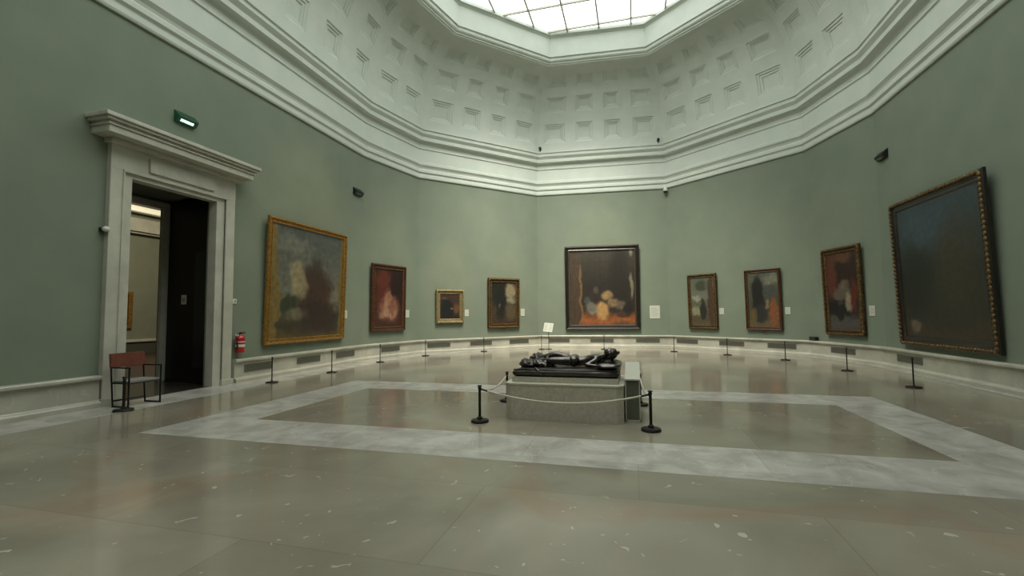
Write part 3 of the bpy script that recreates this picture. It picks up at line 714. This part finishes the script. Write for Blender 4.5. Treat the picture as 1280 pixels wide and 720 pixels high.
for v in bm.verts: v.co = Vector((v.co.x*.9-.235-.024*(v.co.z/.24), v.co.y, v.co.z+.655))
bmesh.ops.bevel(bm, geom=list(bm.edges), offset=.008, segments=2, affect='EDGES')
obj('backrest', bm, M['leather'], ch)

# ------------------------------------------------------------------ small fixtures
def emergency(label, seg, u, z, lit):
    p, rz = on_wall(seg, u, z, 0); t = thing('emergency_light', label, 'emergency light', p, rz)
    w = .22
    pr = [(0, .13), (-.015, .13), (-.13, .01), (-.13, -.02), (-.06, -.11), (0, -.11)]
    obj('housing', prism_x(bmesh.new(), pr, -w, w), M['green_led'] if lit else M['black'], t)
    # lens on the sloping lower face
    a, b = Vector((-.13, -.02)), Vector((-.06, -.11)); n = Vector((-(b-a).y, (b-a).x)); n = -n.normalized() if n.y > 0 else n.normalized()
    n = Vector((-.79, -.61))
    def lens(name, m, x0, x1, f0, f1, parent, lift):
        q = [a.lerp(b, f0), a.lerp(b, f1), a.lerp(b, f1)+n*lift, a.lerp(b, f0)+n*lift]
        return obj(name, prism_x(bmesh.new(), [(v.x, v.y) for v in q], x0, x1), m, parent)
    # front fascia
    o = obj('fascia', B(-w+.01, w-.01, -.140, -.13, -.018, .018), M['green_led'] if lit else M['black'], t)
    l = lens('lens', M['led_core'] if lit else M['lens'], -w+.07, w-.09, .28, .76, t, .006)
    l['label'] = 'glowing white-green lens' if lit else 'dull grey lens'
emergency('lit green exit light on the wall above the doorway', 0, 6.96, 5.60, True)
emergency('unlit emergency light high on the wall right of the large gold framed painting', 0, 13.08, 5.66, False)
emergency('unlit emergency light high on the right wall above the tall dark painting', 6, .42, 5.68, False)

# fire extinguisher
p, rz = on_wall(0, 8.40, .68, .10); t = thing('fire_extinguisher', 'red fire extinguisher hanging between the doorway and the large gold frame', 'fire extinguisher', p, rz); t.scale = (1.25, 1.15, 1.0)
obj('cylinder', lathe(bmesh.new(), [(.06, 0), (.078, .015), (.08, .03), (.08, .33), (.07, .365), (.04, .39), (.025, .40), (.025, .42)], 24), M['red'], t, smooth=True)
bm = bmesh.new(); lathe(bm, [(.022, .41), (.022, .45)], 12); box(bm, -.02, .11, -.012, .012, .45, .468, .003); prism_x(bm, [(-.01, .425), (.01, .425), (.01, .44), (-.01, .44)], -.01, .09)
obj('valve', bm, M['black'], t)
obj('hose', tube(bmesh.new(), [(-.02, 0, .435), (-.075, -.01, .43), (-.105, -.02, .38), (-.10, -.03, .28), (-.09, -.03, .16), (-.085, -.03, .08)], [.009]*4+[.013, .018], 8), M['black'], t, smooth=True)
o = obj('gauge_label', lathe(bmesh.new(), [(.0815, .13), (.0815, .19)], 24), M['white'], t); o['label'] = 'white band on the cylinder'
o = obj('gauge_label', lathe(bmesh.new(), [(.0815, .235), (.0815, .26)], 24), M['white'], t); o['label'] = 'white band on the cylinder'
obj('bracket', B(-.03, .03, .075, .10, .10, .36, .004), M['black'], t)
bm = bmesh.new(); ball(bm, (-.07, .01, .395), .035, 1, .8, 1, 2); o = obj('horn', bm, M['white'], t, smooth=True)
# switch
p, rz = on_wall(0, 8.30, 1.81, 0); t = thing('wall_switch', 'small white wall switch above the fire extinguisher', 'switch', p, rz)
obj('plate', B(-.055, .055, -.02, 0, 0, .11, .005), M['white'], t); obj('button', B(-.01, .035, -.026, -.02, .03, .08, .003), M['print'], t)
# round sensor by the door frame
p, rz = on_wall(0, 5.53, 3.04, 0); t = thing('wall_sensor', 'small white wall sensor left of the doorway frame', 'sensor', p, rz)
obj('mount', B(-.05, .03, -.07, 0, -.04, .04, .008), M['black'], t); bm = bmesh.new(); ball(bm, (.0, -.10, .01), .055, 1, 1, .9, 3); obj('dome', bm, M['white'], t, smooth=True)
# dome camera under the cornice
q = Vector((1.46, 21.0)); t = thing('security_camera', 'small dome security camera hanging under the cornice at the back right corner', 'camera', (1.45, 20.95, 6.86))
obj('bracket', B(-.05, .05, -.05, .12, .10, .17, .01), M['white'], t); obj('camera_body', lathe(bmesh.new(), [(.08, 0), (.10, .02), (.10, .10), (.06, .12)], 20), M['white'], t)
bm = bmesh.new(); ball(bm, (0, 0, -.01), .075, 1, 1, 1, 3); obj('dome', bm, M['black'], t, smooth=True)
# two small spotlights on top of the cornice
def spot(label, x, y, rz):
    t = thing('spotlight', label, 'spotlight', (x, y, 9.0), rz, 'small dark spotlights on the cornice')
    obj('stem', lathe(bmesh.new(), [(.02, 0), (.02, .06)], 10), M['black'], t); bm = bmesh.new(); tube(bm, [(0, .05, .10), (0, -.07, .16)], [.05, .06], 14); obj('lamp_head', bm, M['black'], t)
spot('small dark spotlight on the cornice above the left side of the back wall', -4.02, 20.37, -.1)
spot('small dark spotlight on the cornice above the right end of the back wall', 1.20, 20.80, .1)
# small speaker box on the wainscot ledge
p, rz = on_wall(5, .17, .53, .09); t = thing('ledge_box', 'small black box standing on the wainscot ledge at the right', 'box', p, rz)
obj('case', B(-.15, .15, -.06, .06, 0, .13, .01), M['black'], t); obj('front_grille', B(-.13, .13, -.064, -.058, .015, .115, .002), M['dark'], t)
# text stand at the back
t = thing('text_stand', 'white angled text panel on a slim stand before the back wall', 'information stand', (-3.56, 19.32, .002), -.1)
obj('base', lathe(bmesh.new(), [(.14, 0), (.14, .012), (.03, .02)], 20), M['iron'], t); obj('pole', lathe(bmesh.new(), [(.013, .01), (.013, .86)], 12), M['iron'], t)
bm = bmesh.new(); box(bm, -.20, .20, -.008, .008, -.20, .20, .003)
pan = obj('panel', bm, M['card'], t); pan.location = (0, -.03, .93); pan.rotation_euler = (math.radians(-24), math.radians(5), 0)
bm = bmesh.new()
for c_ in (-.1, .1):
    for k in range(7): box(bm, c_-.07, c_+.07, -.0095, -.0075, -.14+.045*k, -.125+.045*k)
ln = obj('print_lines', bm, M['print'], pan)

# ------------------------------------------------------------------ light
w = bpy.data.worlds.new('world'); bpy.context.scene.world = w; w.use_nodes = True
w.node_tree.nodes['Background'].inputs[0].default_value = (.02, .022, .02, 1); w.node_tree.nodes['Background'].inputs[1].default_value = .3
def area(name, loc, target, size, power, col, spread=180):
    l = bpy.data.lights.new(name, 'AREA'); l.energy = power; l.size = size; l.shape = 'DISK'; l.color = lin(col); l.spread = math.radians(spread)
    o = bpy.data.objects.new(name, l); C.objects.link(o); o.location = loc
    o.rotation_euler = (Vector(target)-Vector(loc)).to_track_quat('-Z', 'Y').to_euler(); return o
def spotl(name, loc, target, power, angle, col, blend=.9, r=.15):
    l = bpy.data.lights.new(name, 'SPOT'); l.energy = power; l.spot_size = math.radians(angle); l.spot_blend = blend; l.color = lin(col); l.shadow_soft_size = r
    o = bpy.data.objects.new(name, l); C.objects.link(o); o.location = loc
    o.rotation_euler = (Vector(target)-Vector(loc)).to_track_quat('-Z', 'Y').to_euler(); return o
WARM = (255, 226, 176)
# picture spotlights hung in the skylight well, aimed at the paintings
YEL = (255, 214, 128)
for (sg, u, pw, an, z, col) in ((0, 10.7, 1100, 36, 2.3, WARM), (1, 1.1, 1000, 26, 2.3, WARM), (2, 1.35, 1500, 15, 2.7, YEL), (2, 4.1, 900, 18, 2.4, YEL), (2, 3.0, 800, 40, 2.6, WARM),
                           (3, 2.9, 1700, 34, 2.4, WARM), (3, .6, 500, 20, 2.4, YEL), (4, 1.65, 500, 26, 2.3, WARM), (4, 4.05, 350, 26, 2.3, WARM), (5, 1.5, 120, 26, 2.3, WARM)):
    a_, t_, n_, L_, r_ = seg_frame(sg); q = a_+t_*u; s = q+n_*5.0
    spotl('picture_spot', (s.x, s.y, 11.9), (q.x, q.y, z), pw, an, col)
area('far_end_fill', (-2.0, 13.6, 12.6), (-2.4, 17.5, 2), 4, 900, (250, 246, 234), 90)  # added area lamp without a fixture, brightens the far end of the room
area('far_room_light', (-15.5, 12, 7.2), (-17, 13, 0), 4, 900, (255, 244, 214))

# ------------------------------------------------------------------ camera
cam = bpy.data.cameras.new('camera'); cam.sensor_width = 36; cam.lens = 571/1280*36; cam.clip_start = .05; cam.clip_end = 200
co = bpy.data.objects.new('camera', cam); C.objects.link(co)
R = Matrix(((0.965975144035615, 0.024251793998087114, 0.25749538169304553),
            (0.25845358022853604, -0.05323907259235734, -0.9645555183692422),
            (-0.009683386413056178, 0.9982872590779569, -0.05769558380149547)))
m4 = R.to_4x4(); m4.translation = Vector((0, 0, 1.5)); co.matrix_world = m4
S = bpy.context.scene; S.camera = co
S.view_settings.view_transform = 'Standard'; S.view_settings.look = 'None'; S.view_settings.gamma = 1; S.view_settings.use_curve_mapping = False
S.view_settings.exposure = -.3
S.cycles.max_bounces = 8; S.cycles.sample_clamp_indirect = 4; S.cycles.use_denoising = True
